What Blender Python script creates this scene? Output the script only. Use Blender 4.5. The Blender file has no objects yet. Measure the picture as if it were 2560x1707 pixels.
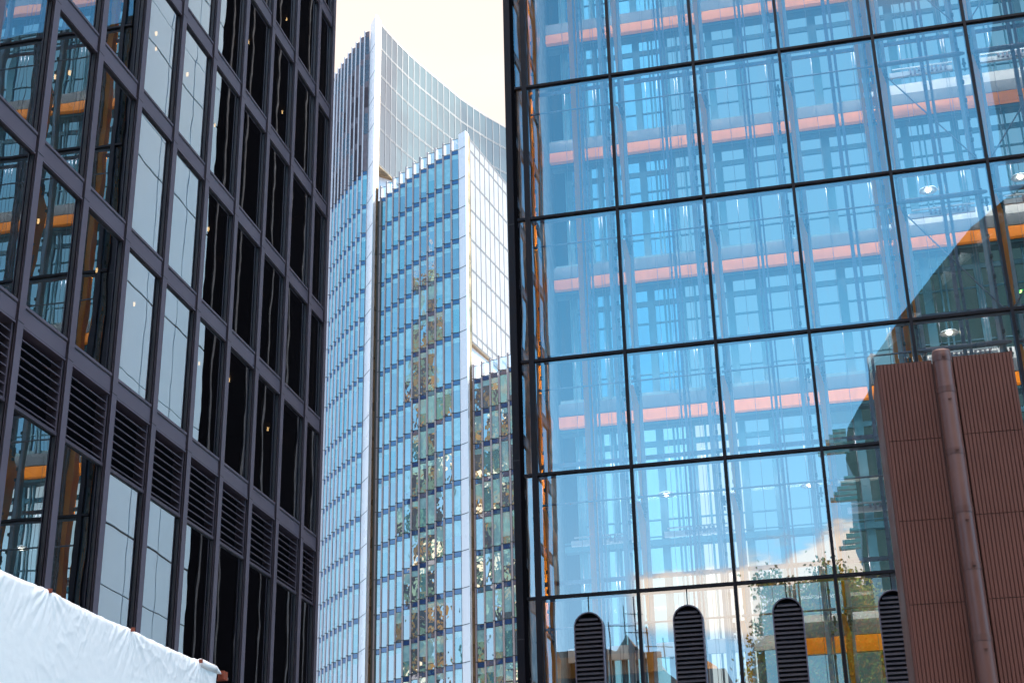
import bpy, bmesh, math, random
from mathutils import Vector, Matrix, noise
random.seed(7)
R = math.radians
sc = bpy.context.scene
EYE = 1.6
# ------------------------------------------------------------------ camera
cam_d = bpy.data.cameras.new("camera")
cam = bpy.data.objects.new("camera", cam_d)
sc.collection.objects.link(cam)
sc.camera = cam
cam_d.sensor_width = 36.0
cam_d.lens = 36.0 * 3742.7 / 2560.0
cam_d.clip_end = 3000
PITCH = R(23.06); ROLL = R(-1.2955)
F = Vector((0, math.cos(PITCH), math.sin(PITCH)))
U0 = Vector((0, -math.sin(PITCH), math.cos(PITCH)))
X0 = Vector((1, 0, 0))
Xc = X0 * math.cos(ROLL) + U0 * math.sin(ROLL)
Uc = -X0 * math.sin(ROLL) + U0 * math.cos(ROLL)
cam.matrix_world = Matrix(((Xc.x, Uc.x, -F.x, 0), (Xc.y, Uc.y, -F.y, 0), (Xc.z, Uc.z, -F.z, EYE), (0, 0, 0, 1)))
# ------------------------------------------------------------------ sky and sun
SUN_AZ, SUN_EL = R(60), R(40)          # azimuth from +Y towards +X
w = bpy.data.worlds.new("World"); sc.world = w; w.use_nodes = True
nt = w.node_tree; nt.nodes.clear()
def N(nt, t, **k):
    n = nt.nodes.new(t)
    for a, b in k.items(): setattr(n, a, b)
    return n
def LK(nt, a, b): nt.links.new(a, b)
out = N(nt, 'ShaderNodeOutputWorld'); bg = N(nt, 'ShaderNodeBackground')
bg.inputs['Strength'].default_value = 0.1
sky = N(nt, 'ShaderNodeTexSky', sky_type='NISHITA'); sky.sun_disc = False
sky.sun_elevation = SUN_EL; sky.sun_rotation = SUN_AZ
sky.air_density = 1.0; sky.dust_density = 0.6; sky.ozone_density = 3.0
tc = N(nt, 'ShaderNodeTexCoord')
def vmath(op, a=None, b=None, va=None, vb=None):
    n = N(nt, 'ShaderNodeVectorMath', operation=op)
    if a is not None: LK(nt, a, n.inputs[0])
    if va is not None: n.inputs[0].default_value = va
    if b is not None: LK(nt, b, n.inputs[1])
    if vb is not None: n.inputs[1].default_value = vb
    return n
def mapr(nt, src, a, b, c=0.0, d=1.0, smooth=True):
    n = N(nt, 'ShaderNodeMapRange'); n.interpolation_type = 'SMOOTHSTEP' if smooth else 'LINEAR'
    LK(nt, src, n.inputs['Value'])
    n.inputs['From Min'].default_value = a; n.inputs['From Max'].default_value = b
    n.inputs['To Min'].default_value = c; n.inputs['To Max'].default_value = d
    return n
def mth(nt, op, a, b=None, v=None):
    n = N(nt, 'ShaderNodeMath', operation=op); LK(nt, a, n.inputs[0])
    if b is not None: LK(nt, b, n.inputs[1])
    if v is not None: n.inputs[1].default_value = v
    return n
az, el = R(2), R(36)
fc = (math.sin(az) * math.cos(el), math.cos(az) * math.cos(el), math.sin(el))
gen = tc.outputs['Generated']
nz = N(nt, 'ShaderNodeTexNoise'); nz.inputs['Scale'].default_value = 3.2; nz.inputs['Detail'].default_value = 7
nz.inputs['Roughness'].default_value = 0.55
st = vmath('MULTIPLY', gen, vb=(1, 1, 2.2)); LK(nt, st.outputs[0], nz.inputs['Vector'])
nf = nz.outputs['Fac']
dot = vmath('DOT_PRODUCT', gen, vb=fc)
jit = mth(nt, 'MULTIPLY', nf, v=0.28)
dj = mth(nt, 'ADD', dot.outputs['Value'], b=jit.outputs[0])
front = mapr(nt, dj.outputs[0], 0.78, 0.96)
# a bank of cumulus low in the sky behind the camera, its top near 14 degrees
sep = N(nt, 'ShaderNodeSeparateXYZ'); LK(nt, gen, sep.inputs[0])
cz = R(-164); cv = (math.sin(cz), math.cos(cz), 0)
hv = vmath('MULTIPLY', gen, vb=(1, 1, 0)); hn = vmath('NORMALIZE', hv.outputs[0])
d2 = vmath('DOT_PRODUCT', hn.outputs[0], vb=cv)
dj2 = mth(nt, 'MULTIPLY_ADD', nf, v=0.006); dj2.inputs[2].default_value = -0.003
dj3 = mth(nt, 'ADD', d2.outputs['Value'], b=dj2.outputs[0])
side = mapr(nt, dj3.outputs[0], 0.9952, 0.9970)
zz = mth(nt, 'MULTIPLY', nf, v=0.16); zz2 = mth(nt, 'ADD', sep.outputs['Z'], b=zz.outputs[0])
low = mapr(nt, zz2.outputs[0], 0.338, 0.331)
low2 = mapr(nt, zz2.outputs[0], 0.268, 0.292)
bank0 = mth(nt, 'MULTIPLY', side.outputs[0], b=low.outputs[0]); bank = mth(nt, 'MULTIPLY', bank0.outputs[0], b=low2.outputs[0])
# scattered small clouds elsewhere
sm = mapr(nt, nf, 0.66, 0.76, 0, 0.25)
mx0 = mth(nt, 'MAXIMUM', front.outputs[0], b=bank.outputs[0])
mx1 = mth(nt, 'MAXIMUM', mx0.outputs[0], b=sm.outputs[0])
# bright overhead cloud added out of view to light the sheeting and left building
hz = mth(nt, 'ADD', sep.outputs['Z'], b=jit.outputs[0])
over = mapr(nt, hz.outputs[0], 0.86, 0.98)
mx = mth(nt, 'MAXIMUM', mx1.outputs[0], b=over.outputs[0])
haze = mapr(nt, sep.outputs['Z'], 0.42, 0.14, 0, 0.7)
mh = N(nt, 'ShaderNodeMix', data_type='RGBA'); LK(nt, haze.outputs[0], mh.inputs['Factor'])
skm = N(nt, 'ShaderNodeMix', data_type='RGBA', blend_type='MULTIPLY'); skm.inputs['Factor'].default_value = 1
LK(nt, sky.outputs[0], skm.inputs['A']); skm.inputs['B'].default_value = (1.0, 1.88, 1.82, 1)
LK(nt, skm.outputs['Result'], mh.inputs['A']); mh.inputs['B'].default_value = (3.6, 4.9, 7.0, 1)
mc = N(nt, 'ShaderNodeMix', data_type='RGBA'); LK(nt, mx.outputs[0], mc.inputs['Factor'])
LK(nt, mh.outputs['Result'], mc.inputs['A'])
shade = mapr(nt, nf, 0.35, 0.65, 0, 1)
cc = N(nt, 'ShaderNodeMix', data_type='RGBA'); LK(nt, shade.outputs[0], cc.inputs['Factor'])
cc.inputs['A'].default_value = (4.1, 3.5, 3.15, 1); cc.inputs['B'].default_value = (4.3, 3.75, 3.6, 1)
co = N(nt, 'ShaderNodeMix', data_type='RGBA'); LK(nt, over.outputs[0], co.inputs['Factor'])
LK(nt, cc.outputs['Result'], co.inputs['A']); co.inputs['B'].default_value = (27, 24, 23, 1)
cb = N(nt, 'ShaderNodeMix', data_type='RGBA'); LK(nt, bank.outputs[0], cb.inputs['Factor'])
LK(nt, co.outputs['Result'], cb.inputs['A']); cb.inputs['B'].default_value = (9.8, 8.2, 7.0, 1)
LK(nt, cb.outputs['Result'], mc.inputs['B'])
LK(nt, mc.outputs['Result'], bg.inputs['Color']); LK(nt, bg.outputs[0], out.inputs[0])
sd = bpy.data.lights.new("sun", 'SUN'); sd.energy = 3.2; sd.angle = R(0.5); sd.color = (1, 0.93, 0.84)
so = bpy.data.objects.new("sun", sd); sc.collection.objects.link(so)
sv = Vector((math.sin(SUN_AZ) * math.cos(SUN_EL), math.cos(SUN_AZ) * math.cos(SUN_EL), math.sin(SUN_EL)))
so.rotation_euler = sv.to_track_quat('Z', 'Y').to_euler(); so.location = (60, 40, 160)
sc.view_settings.view_transform = 'Standard'; sc.view_settings.look = 'None'
sc.view_settings.exposure = 1.55; sc.view_settings.gamma = 1.0
sc.render.engine = 'CYCLES'
sc.cycles.max_bounces = 14; sc.cycles.transparent_max_bounces = 32; sc.cycles.glossy_bounces = 6
sc.cycles.sample_clamp_indirect = 6
# ------------------------------------------------------------------ materials
def newmat(name):
    m = bpy.data.materials.new(name); m.use_nodes = True; m.node_tree.nodes.clear()
    o = N(m.node_tree, 'ShaderNodeOutputMaterial'); return m, m.node_tree, o
def principled(name, col, rough=0.5, metal=0.0, var=0.08, scale=3.0, bump=0.0, bscale=20, spec=0.5, stretch=(1, 1, 1), coat=0.0, emit=None, es=0):
    m, t, o = newmat(name)
    p = N(t, 'ShaderNodeBsdfPrincipled')
    tcn = N(t, 'ShaderNodeTexCoord'); mp = N(t, 'ShaderNodeMapping'); mp.inputs['Scale'].default_value = stretch
    LK(t, tcn.outputs['Object'], mp.inputs['Vector'])
    n = N(t, 'ShaderNodeTexNoise'); n.inputs['Scale'].default_value = scale; n.inputs['Detail'].default_value = 5
    LK(t, mp.outputs[0], n.inputs['Vector'])
    a = tuple(max(0, c * (1 - var)) for c in col) + (1,); b = tuple(c * (1 + var) for c in col) + (1,)
    mx = N(t, 'ShaderNodeMix', data_type='RGBA'); LK(t, n.outputs['Fac'], mx.inputs['Factor'])
    mx.inputs['A'].default_value = a; mx.inputs['B'].default_value = b
    LK(t, mx.outputs['Result'], p.inputs['Base Color'])
    rr = mapr(t, n.outputs['Fac'], 0.3, 0.7, max(0.02, rough * 0.8), min(1, rough * 1.2))
    LK(t, rr.outputs[0], p.inputs['Roughness'])
    p.inputs['Metallic'].default_value = metal; p.inputs['Specular IOR Level'].default_value = spec
    p.inputs['Coat Weight'].default_value = coat
    if emit: p.inputs['Emission Color'].default_value = emit + (1,); p.inputs['Emission Strength'].default_value = es
    if bump:
        n2 = N(t, 'ShaderNodeTexNoise'); n2.inputs['Scale'].default_value = bscale; n2.inputs['Detail'].default_value = 6
        LK(t, mp.outputs[0], n2.inputs['Vector'])
        bp = N(t, 'ShaderNodeBump'); bp.inputs['Strength'].default_value = bump; bp.inputs['Distance'].default_value = 0.02
        LK(t, n2.outputs['Fac'], bp.inputs['Height']); LK(t, bp.outputs[0], p.inputs['Normal'])
    LK(t, p.outputs[0], o.inputs[0]); return m
def glass(name, tint, refl, wave=0.0, wscale=0.35, gcol=(1, 1, 1), fres=0.6, dirt=0.0):
    """thin architectural glazing: transmission with a tint, mirror reflection, slow waviness"""
    m, t, o = newmat(name)
    tr = N(t, 'ShaderNodeBsdfTransparent'); tr.inputs[0].default_value = tint + (1,)
    gl = N(t, 'ShaderNodeBsdfGlossy'); gl.inputs['Roughness'].default_value = 0.0; gl.inputs['Color'].default_value = gcol + (1,)
    fr = N(t, 'ShaderNodeFresnel'); fr.inputs['IOR'].default_value = 1.5
    ml = mth(t, 'MULTIPLY', fr.outputs[0], v=fres); ad = mth(t, 'ADD', ml.outputs[0], v=refl); ad.use_clamp = True
    mx = N(t, 'ShaderNodeMixShader'); LK(t, ad.outputs[0], mx.inputs[0]); LK(t, tr.outputs[0], mx.inputs[1]); LK(t, gl.outputs[0], mx.inputs[2])
    tcn = N(t, 'ShaderNodeTexCoord')
    if wave:
        n = N(t, 'ShaderNodeTexNoise'); n.inputs['Scale'].default_value = wscale; n.inputs['Detail'].default_value = 1.5
        LK(t, tcn.outputs['Object'], n.inputs['Vector'])
        bp = N(t, 'ShaderNodeBump'); bp.inputs['Strength'].default_value = 1.0; bp.inputs['Distance'].default_value = wave
        LK(t, n.outputs['Fac'], bp.inputs['Height']); LK(t, bp.outputs[0], gl.inputs['Normal'])
    last = mx
    if dirt:
        df = N(t, 'ShaderNodeBsdfDiffuse'); df.inputs[0].default_value = (.6, .6, .6, 1)
        n = N(t, 'ShaderNodeTexNoise'); n.inputs['Scale'].default_value = 2.5; n.inputs['Detail'].default_value = 8
        mp = N(t, 'ShaderNodeMapping'); mp.inputs['Scale'].default_value = (3, 3, .35)
        LK(t, tcn.outputs['Object'], mp.inputs[0]); LK(t, mp.outputs[0], n.inputs['Vector'])
        mr = mapr(t, n.outputs['Fac'], .45, .75, 0, dirt)
        m2 = N(t, 'ShaderNodeMixShader'); LK(t, mr.outputs[0], m2.inputs[0]); LK(t, mx.outputs[0], m2.inputs[1]); LK(t, df.outputs[0], m2.inputs[2]); last = m2
    LK(t, last.outputs[0], o.inputs[0]); return m
def coated(name, col, refl, wave=0.0, wscale=1.0, rough=0.0, col2=None, cscale=1.5, stretch=(1, 1, 1), fres=0.5, gcol=(1, 1, 1)):
    """opaque-backed glazing (a dark room or a blind behind coated glass)"""
    m, t, o = newmat(name)
    df = N(t, 'ShaderNodeBsdfDiffuse')
    tcn = N(t, 'ShaderNodeTexCoord'); mp = N(t, 'ShaderNodeMapping'); mp.inputs['Scale'].default_value = stretch
    LK(t, tcn.outputs['Object'], mp.inputs[0])
    n = N(t, 'ShaderNodeTexNoise'); n.inputs['Scale'].default_value = cscale; n.inputs['Detail'].default_value = 4
    LK(t, mp.outputs[0], n.inputs['Vector'])
    mr = mapr(t, n.outputs['Fac'], .38, .62)
    mx = N(t, 'ShaderNodeMix', data_type='RGBA'); LK(t, mr.outputs[0], mx.inputs['Factor'])
    mx.inputs['A'].default_value = col + (1,); mx.inputs['B'].default_value = (col2 or tuple(c * 1.25 for c in col)) + (1,)
    LK(t, mx.outputs['Result'], df.inputs[0])
    gl = N(t, 'ShaderNodeBsdfGlossy'); gl.inputs['Roughness'].default_value = rough; gl.inputs['Color'].default_value = gcol + (1,)
    fr = N(t, 'ShaderNodeFresnel'); fr.inputs['IOR'].default_value = 1.5
    ml = mth(t, 'MULTIPLY', fr.outputs[0], v=fres); ad = mth(t, 'ADD', ml.outputs[0], v=refl); ad.use_clamp = True
    ms = N(t, 'ShaderNodeMixShader'); LK(t, ad.outputs[0], ms.inputs[0]); LK(t, df.outputs[0], ms.inputs[1]); LK(t, gl.outputs[0], ms.inputs[2])
    if wave:
        n2 = N(t, 'ShaderNodeTexNoise'); n2.inputs['Scale'].default_value = wscale; n2.inputs['Detail'].default_value = 2
        LK(t, tcn.outputs['Object'], n2.inputs['Vector'])
        bp = N(t, 'ShaderNodeBump'); bp.inputs['Strength'].default_value = 1.0; bp.inputs['Distance'].default_value = wave
        LK(t, n2.outputs['Fac'], bp.inputs['Height']); LK(t, bp.outputs[0], gl.inputs['Normal'])
    LK(t, ms.outputs[0], o.inputs[0]); return m
M = {}
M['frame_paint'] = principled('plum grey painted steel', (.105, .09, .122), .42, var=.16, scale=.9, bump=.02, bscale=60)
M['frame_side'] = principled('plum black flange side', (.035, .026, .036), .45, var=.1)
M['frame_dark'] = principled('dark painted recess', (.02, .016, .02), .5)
M['vent_slat'] = principled('dark vent slat', (.055, .046, .056), .45)
M['exit_green'] = principled('exit sign green', (.02, .35, .08), .4, emit=(.02, .5, .08), es=.35)
M['exit_white'] = principled('exit sign pictogram', (1, .95, .4), .4, emit=(1, .9, .3), es=1.2)
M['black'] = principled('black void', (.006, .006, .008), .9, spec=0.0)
M['louver'] = principled('louver steel', (.075, .062, .083), .4, var=.12, scale=4)
M['left_glass'] = glass('bronze mirror glazing', (.34, .30, .28), .56, wave=.003, wscale=.6, fres=.9, dirt=.0, gcol=(.86, .93, 1))
M['room'] = principled('dark office interior', (.018, .014, .013), .8, var=.3, scale=.6)
M['ceiling'] = principled('office ceiling', (.05, .04, .038), .8, var=.2, scale=.6)
M['warm'] = principled('warm lamp', (1, .8, .5), .5, emit=(1, .72, .32), es=2.5)
M['lampwhite'] = principled('white lamp', (1, .9, .8), .5, emit=(1, .86, .62), es=6)
M['fill_strip'] = principled('strip light', (1, .95, .9), .5, emit=(1, .93, .84), es=20)  # glow of the added fill lights, no fixture of the building
M['r_glass'] = glass('lift lobby glazing', (.92, .98, .99), .25, wave=.0022, wscale=.45, fres=.6, dirt=.05, gcol=(.93, .98, 1))
M['r_frame'] = principled('black window frame', (.007, .005, .009), .5, var=.1, spec=.25)
M['r_inner'] = principled('violet grey inner rail', (.20, .21, .30), .5)
M['orange'] = principled('orange painted steel', (.97, .27, .003), .38, var=.08, scale=1.5, coat=.3)
M['greyband'] = principled('grey spandrel panel', (.065, .09, .125), .4, var=.08, scale=.8)
M['tealband'] = principled('teal recessed panel', (.06, .17, .22), .4, var=.1)
M['darkblue'] = principled('dark blue steel', (.014, .05, .08), .5, var=.15)
M['stile'] = principled('dark teal window stile', (.024, .115, .18), .5, var=.15)
M['railsteel'] = principled('blue grey lift rail', (.21, .21, .27), .3, metal=.3)
M['whitesteel'] = principled('pale steel fin', (.42, .50, .58), .3, var=.08)
M['paleglassfin'] = principled('blue glass fin', (.25, .40, .52), .15, var=.1)
M['whiteband'] = principled('white deck edge', (.42, .46, .50), .4, var=.05)
M['backglass'] = glass('tinted rear window', (.15, .38, .56), .0, fres=.1)
M['darkglass'] = glass('shaded rear window', (.035, .09, .11), .0, fres=.1)
M['clearglass'] = glass('clear rear window', (.50, .68, .74), .0, fres=.1)
M['lining'] = principled('pale blue lining panel', (.10, .28, .36), .5, var=.1, scale=.4)
M['sideglass'] = principled('pale fritted side glazing', (.68, .88, 1.0), .12, var=.05, scale=.5)
M['brown'] = principled('brown ribbed cladding', (.125, .041, .029), .6, var=.26, scale=.7, bump=.03, bscale=80)
M['browndark'] = principled('brown cladding groove', (.075, .027, .02), .6)
M['duct'] = principled('brown round duct', (.125, .055, .044), .42, var=.18, scale=.9, bump=.01, bscale=30, metal=.15)
M['rust'] = principled('rusty steel', (.25, .05, .02), .6, var=.4, scale=30)
M['galv'] = principled('galvanised tube', (.4, .38, .36), .35, metal=.7)
M['fin_white'] = principled('white aluminium fin', (.60, .59, .63), .3, var=.03, scale=.5, coat=.2)
M['fin_lit_edge'] = principled('painted lit fin edge', (.92, .90, .88), .16, var=.03, metal=.45)  # lit edge painted paler than the fin itself, brightness put into the colour
M['bronze'] = principled('bronze edge trim', (.30, .19, .10), .3, metal=.6, var=.5, scale=.6)
M['fin_grey'] = principled('grey brown fin', (.27, .225, .235), .4, var=.06)
M['fin_pale'] = principled('pale grey fin', (.42, .41, .45), .35, var=.06)
M['shade_dark'] = principled('charcoal slot panel', (.05, .048, .045), .4, var=.2)
M['seam'] = principled('dark seam', (.02, .018, .022), .5)
M['spandrel'] = coated('blue spandrel glass', (.006, .035, .12), .14, wave=.004, gcol=(.8, .75, .85))
M['win_a'] = coated('dark blue window', (.012, .04, .10), .44, wave=.014, wscale=.8, col2=(.025, .085, .16), cscale=.7, gcol=(.80, .68, .62))
M['win_b'] = coated('mid blue window', (.02, .07, .13), .48, wave=.014, wscale=.8, col2=(.01, .045, .10), cscale=.8, gcol=(.82, .70, .65))
M['win_c'] = coated('teal window', (.03, .15, .19), .36, wave=.014, wscale=.8, col2=(.06, .22, .25), cscale=.6, gcol=(.76, .73, .71))
M['blind'] = coated('pale blind behind glass', (.16, .33, .37), .24, wave=.008, wscale=.9, col2=(.22, .41, .45), gcol=(.9, .82, .8))
M['mech_a'] = coated('dark grey plant panel', (.05, .038, .045), .0, rough=.3, fres=.2)
M['mech_b'] = coated('grey plant panel', (.12, .10, .115), .0, rough=.3, fres=.2)
M['mech_c'] = coated('plant room glass', (.05, .03, .03), .10, wave=.05, wscale=2.5, fres=.2)
M['guard'] = glass('roof guard glass', (.9, .95, 1), .22)
M['wallA'] = coated('blue white screen glass', (.125, .12, .135), .05, wave=.004, wscale=.3, rough=.04, col2=(.14, .15, .165), cscale=.12, fres=.25, gcol=(1, .78, .70))
M['wallB'] = coated('white screen glass', (.33, .34, .36), .08, rough=.06, col2=(.37, .38, .395), cscale=.3, fres=.3)
M['wallframe'] = principled('pale wall joint', (.22, .21, .23), .4)
M['roof'] = principled('roof paving', (.3, .3, .3), .8)
M['concrete'] = principled('pale recess wall', (.68, .68, .74), .5, var=.04)
M['ground'] = principled('street paving', (.16, .155, .15), .85, var=.25, scale=.8, bump=.3, bscale=6)
M['road'] = principled('asphalt', (.05, .05, .05), .9, var=.3, scale=2, bump=.3, bscale=15)
M['leaf'] = principled('birch leaves', (.48, .50, .05), .6, var=.7, scale=1.3)
M['leaf2'] = principled('autumn leaves', (.75, .42, .03), .6, var=.5, scale=1.3)
M['bark'] = principled('bark', (.16, .12, .09), .9, var=.4, scale=5)
M['opp'] = coated('dark glass facade opposite', (.006, .009, .010), .02, col2=(.012, .022, .022), cscale=.4, fres=.3)
M['opp_b'] = principled('brown roof opposite', (.06, .04, .035), .7, var=.3)
M['opp_o'] = principled('orange roof opposite', (.30, .12, .015), .7, var=.3)
M['opp_teal'] = coated('teal louvers opposite', (.03, .16, .2), .15)
# facade of a far tower that other glass mirrors: bands of dark windows, pale and brown panels
def towermat():
    m, t, o = newmat('patterned stone and glass facade')
    p = N(t, 'ShaderNodeBsdfPrincipled'); tcn = N(t, 'ShaderNodeTexCoord'); mp = N(t, 'ShaderNodeMapping')
    mp.inputs['Scale'].default_value = (.6, .6, .42); LK(t, tcn.outputs['Object'], mp.inputs[0])
    v = N(t, 'ShaderNodeTexVoronoi'); v.distance = 'CHEBYCHEV'; v.inputs['Scale'].default_value = 1.0; LK(t, mp.outputs[0], v.inputs['Vector'])
    cr = N(t, 'ShaderNodeValToRGB'); LK(t, v.outputs['Color'], cr.inputs[0]); cr.color_ramp.interpolation = 'CONSTANT'
    e = cr.color_ramp.elements; e[0].color = (.012, .016, .014, 1); e[1].position = .87; e[1].color = (.9, .9, .7, 1)
    for pos, c in ((.36, (.08, .17, .12, 1)), (.50, (.13, .10, .02, 1)), (.60, (.015, .02, .016, 1)), (.72, (.24, .16, .03, 1)), (.78, (.2, .36, .28, 1)), (.84, (.02, .02, .02, 1))):
        x = e.new(pos); x.color = c
    LK(t, cr.outputs[0], p.inputs['Base Color']); p.inputs['Roughness'].default_value = .3; LK(t, p.outputs[0], o.inputs[0]); return m
M['mirrored'] = towermat()
# white sheeting
def sheetmat():
    m, t, o = newmat('white shrink wrap sheeting')
    p = N(t, 'ShaderNodeBsdfPrincipled'); tcn = N(t, 'ShaderNodeTexCoord')
    n = N(t, 'ShaderNodeTexNoise'); n.inputs['Scale'].default_value = .9; n.inputs['Detail'].default_value = 3; LK(t, tcn.outputs['Object'], n.inputs['Vector'])
    mx = N(t, 'ShaderNodeMix', data_type='RGBA'); LK(t, n.outputs['Fac'], mx.inputs['Factor'])
    mx.inputs['A'].default_value = (.90, .90, .91, 1); mx.inputs['B'].default_value = (.95, .94, .94, 1)
    LK(t, mx.outputs['Result'], p.inputs['Base Color']); p.inputs['Roughness'].default_value = .42
    n2 = N(t, 'ShaderNodeTexNoise'); n2.inputs['Scale'].default_value = 9; n2.inputs['Detail'].default_value = 5; n2.inputs['Distortion'].default_value = 1.2
    LK(t, tcn.outputs['Object'], n2.inputs['Vector'])
    bp = N(t, 'ShaderNodeBump'); bp.inputs['Strength'].default_value = .10; bp.inputs['Distance'].default_value = .02
    LK(t, n2.outputs['Fac'], bp.inputs['Height']); LK(t, bp.outputs[0], p.inputs['Normal'])
    LK(t, p.outputs[0], o.inputs[0]); return m
M['sheet'] = sheetmat()
# ------------------------------------------------------------------ builders
class Frame:
    """a facade frame: s along the wall, w into the building, z up"""
    def __init__(s, azn, d, k=1.0):
        s.k = k; a = R(azn); s.n = Vector((math.sin(a), math.cos(a), 0)); s.t = Vector((math.cos(a), -math.sin(a), 0)); s.d = d; s.ang = -a
    def __call__(s, a, b, z): return (s.t * a + s.n * (s.d + b)) * s.k + Vector((0, 0, EYE + (z - EYE) * s.k))
class MB:
    def __init__(s): s.v = []; s.f = []; s.m = []; s.mats = []
    def mi(s, mat):
        if mat not in s.mats: s.mats.append(mat)
        return s.mats.index(mat)
    def poly(s, pts, mat):
        i = len(s.v); s.v += [Vector(p) for p in pts]; s.f.append(tuple(range(i, i + len(pts)))); s.m.append(s.mi(mat)); return s
    def hexa(s, p, mat):          # p: 4 bottom (ccw), 4 top
        i = len(s.v); s.v += [Vector(q) for q in p]; k = s.mi(mat)
        for f in ((3, 2, 1, 0), (4, 5, 6, 7), (0, 1, 5, 4), (1, 2, 6, 5), (2, 3, 7, 6), (3, 0, 4, 7)):
            s.f.append(tuple(i + j for j in f)); s.m.append(k)
        return s
    def box(s, fr, a0, a1, b0, b1, z0, z1, mat):
        if a0 > a1: a0, a1 = a1, a0
        if b0 > b1: b0, b1 = b1, b0
        if z0 > z1: z0, z1 = z1, z0
        return s.hexa([fr(a0, b0, z0), fr(a1, b0, z0), fr(a1, b1, z0), fr(a0, b1, z0), fr(a0, b0, z1), fr(a1, b0, z1), fr(a1, b1, z1), fr(a0, b1, z1)], mat)
    def prism(s, pts, z0, z1, mat, top=None):
        n = len(pts); i = len(s.v); k = s.mi(mat); kt = s.mi(top or mat)
        s.v += [Vector((p[0], p[1], z0)) for p in pts] + [Vector((p[0], p[1], z1)) for p in pts]
        for j in range(n):
            j2 = (j + 1) % n; s.f.append((i + j, i + j2, i + n + j2, i + n + j)); s.m.append(k)
        s.f.append(tuple(i + n + j for j in range(n))); s.m.append(kt)
        s.f.append(tuple(i + j for j in reversed(range(n)))); s.m.append(k); return s
    def tube(s, p, q, r, mat, n=10, r2=None):
        p = Vector(p); q = Vector(q); r2 = r if r2 is None else r2; d = (q - p).normalized()
        a = d.orthogonal().normalized(); b = d.cross(a); i = len(s.v); k = s.mi(mat)
        for c, rr in ((p, r), (q, r2)):
            for j in range(n):
                t = 2 * math.pi * j / n; s.v.append(c + (a * math.cos(t) + b * math.sin(t)) * rr)
        for j in range(n):
            j2 = (j + 1) % n; s.f.append((i + j, i + j2, i + n + j2, i + n + j)); s.m.append(k)
        s.f.append(tuple(i + j for j in reversed(range(n)))); s.m.append(k)
        s.f.append(tuple(i + n + j for j in range(n))); s.m.append(k); return s
    def lathe(s, c, prof, mat, n=20):
        i = len(s.v); k = s.mi(mat); c = Vector(c)
        for (r, z) in prof:
            for j in range(n):
                t = 2 * math.pi * j / n; s.v.append(c + Vector((r * math.cos(t), r * math.sin(t), z)))
        for a in range(len(prof) - 1):
            for j in range(n):
                j2 = (j + 1) % n; s.f.append((i + a * n + j, i + a * n + j2, i + (a + 1) * n + j2, i + (a + 1) * n + j)); s.m.append(k)
        return s
    def build(s, name, parent=None, smooth=False, kind=None, label=None):
        me = bpy.data.meshes.new(name)
        inv = MINV.get(parent.name, Matrix.Identity(4)) if parent else Matrix.Identity(4)
        me.from_pydata([inv @ v for v in s.v], [], s.f)
        for mt in s.mats: me.materials.append(M[mt])
        me.polygons.foreach_set('material_index', s.m)
        if smooth: me.polygons.foreach_set('use_smooth', [True] * len(s.f))
        me.update()
        o = bpy.data.objects.new(name, me); sc.collection.objects.link(o)
        if parent: o.parent = parent; MINV[o.name] = inv
        if kind: o['kind'] = kind
        if label: o['label'] = label
        return o
MINV = {}
def thing(name, label, cat, loc, rot=0, group=None):
    o = bpy.data.objects.new(name, None); sc.collection.objects.link(o)
    o.empty_display_size = 1; o.location = loc; o.rotation_euler = (0, 0, rot)
    o['label'] = label; o['category'] = cat
    if group: o['group'] = group
    MINV[o.name] = (Matrix.Translation(Vector(loc)) @ Matrix.Rotation(rot, 4, 'Z')).inverted(); return o
FL0 = Frame(-78.1656, 14.82); FL = Frame(-78.1656, 14.82, .972); FR = Frame(12.8433, 38.8)
# ------------------------------------------------------------------ ground
g = MB(); S = 900
g.poly([(-S, -S, 0), (S, -S, 0), (S, S, 0), (-S, S, 0)], 'ground'); o = g.build('ground', kind='structure')
g = MB(); g.poly([FL0(-60, -9, .004), FL0(70, -9, .004), FL0(70, -3.5, .004), FL0(-60, -3.5, .004)][::-1], 'road'); g.build('road', kind='structure')
g = MB(); g.box(FL0, -60, 70, -3.5, -3.3, 0, .12, 'ground'); g.build('kerb', kind='structure')

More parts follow.
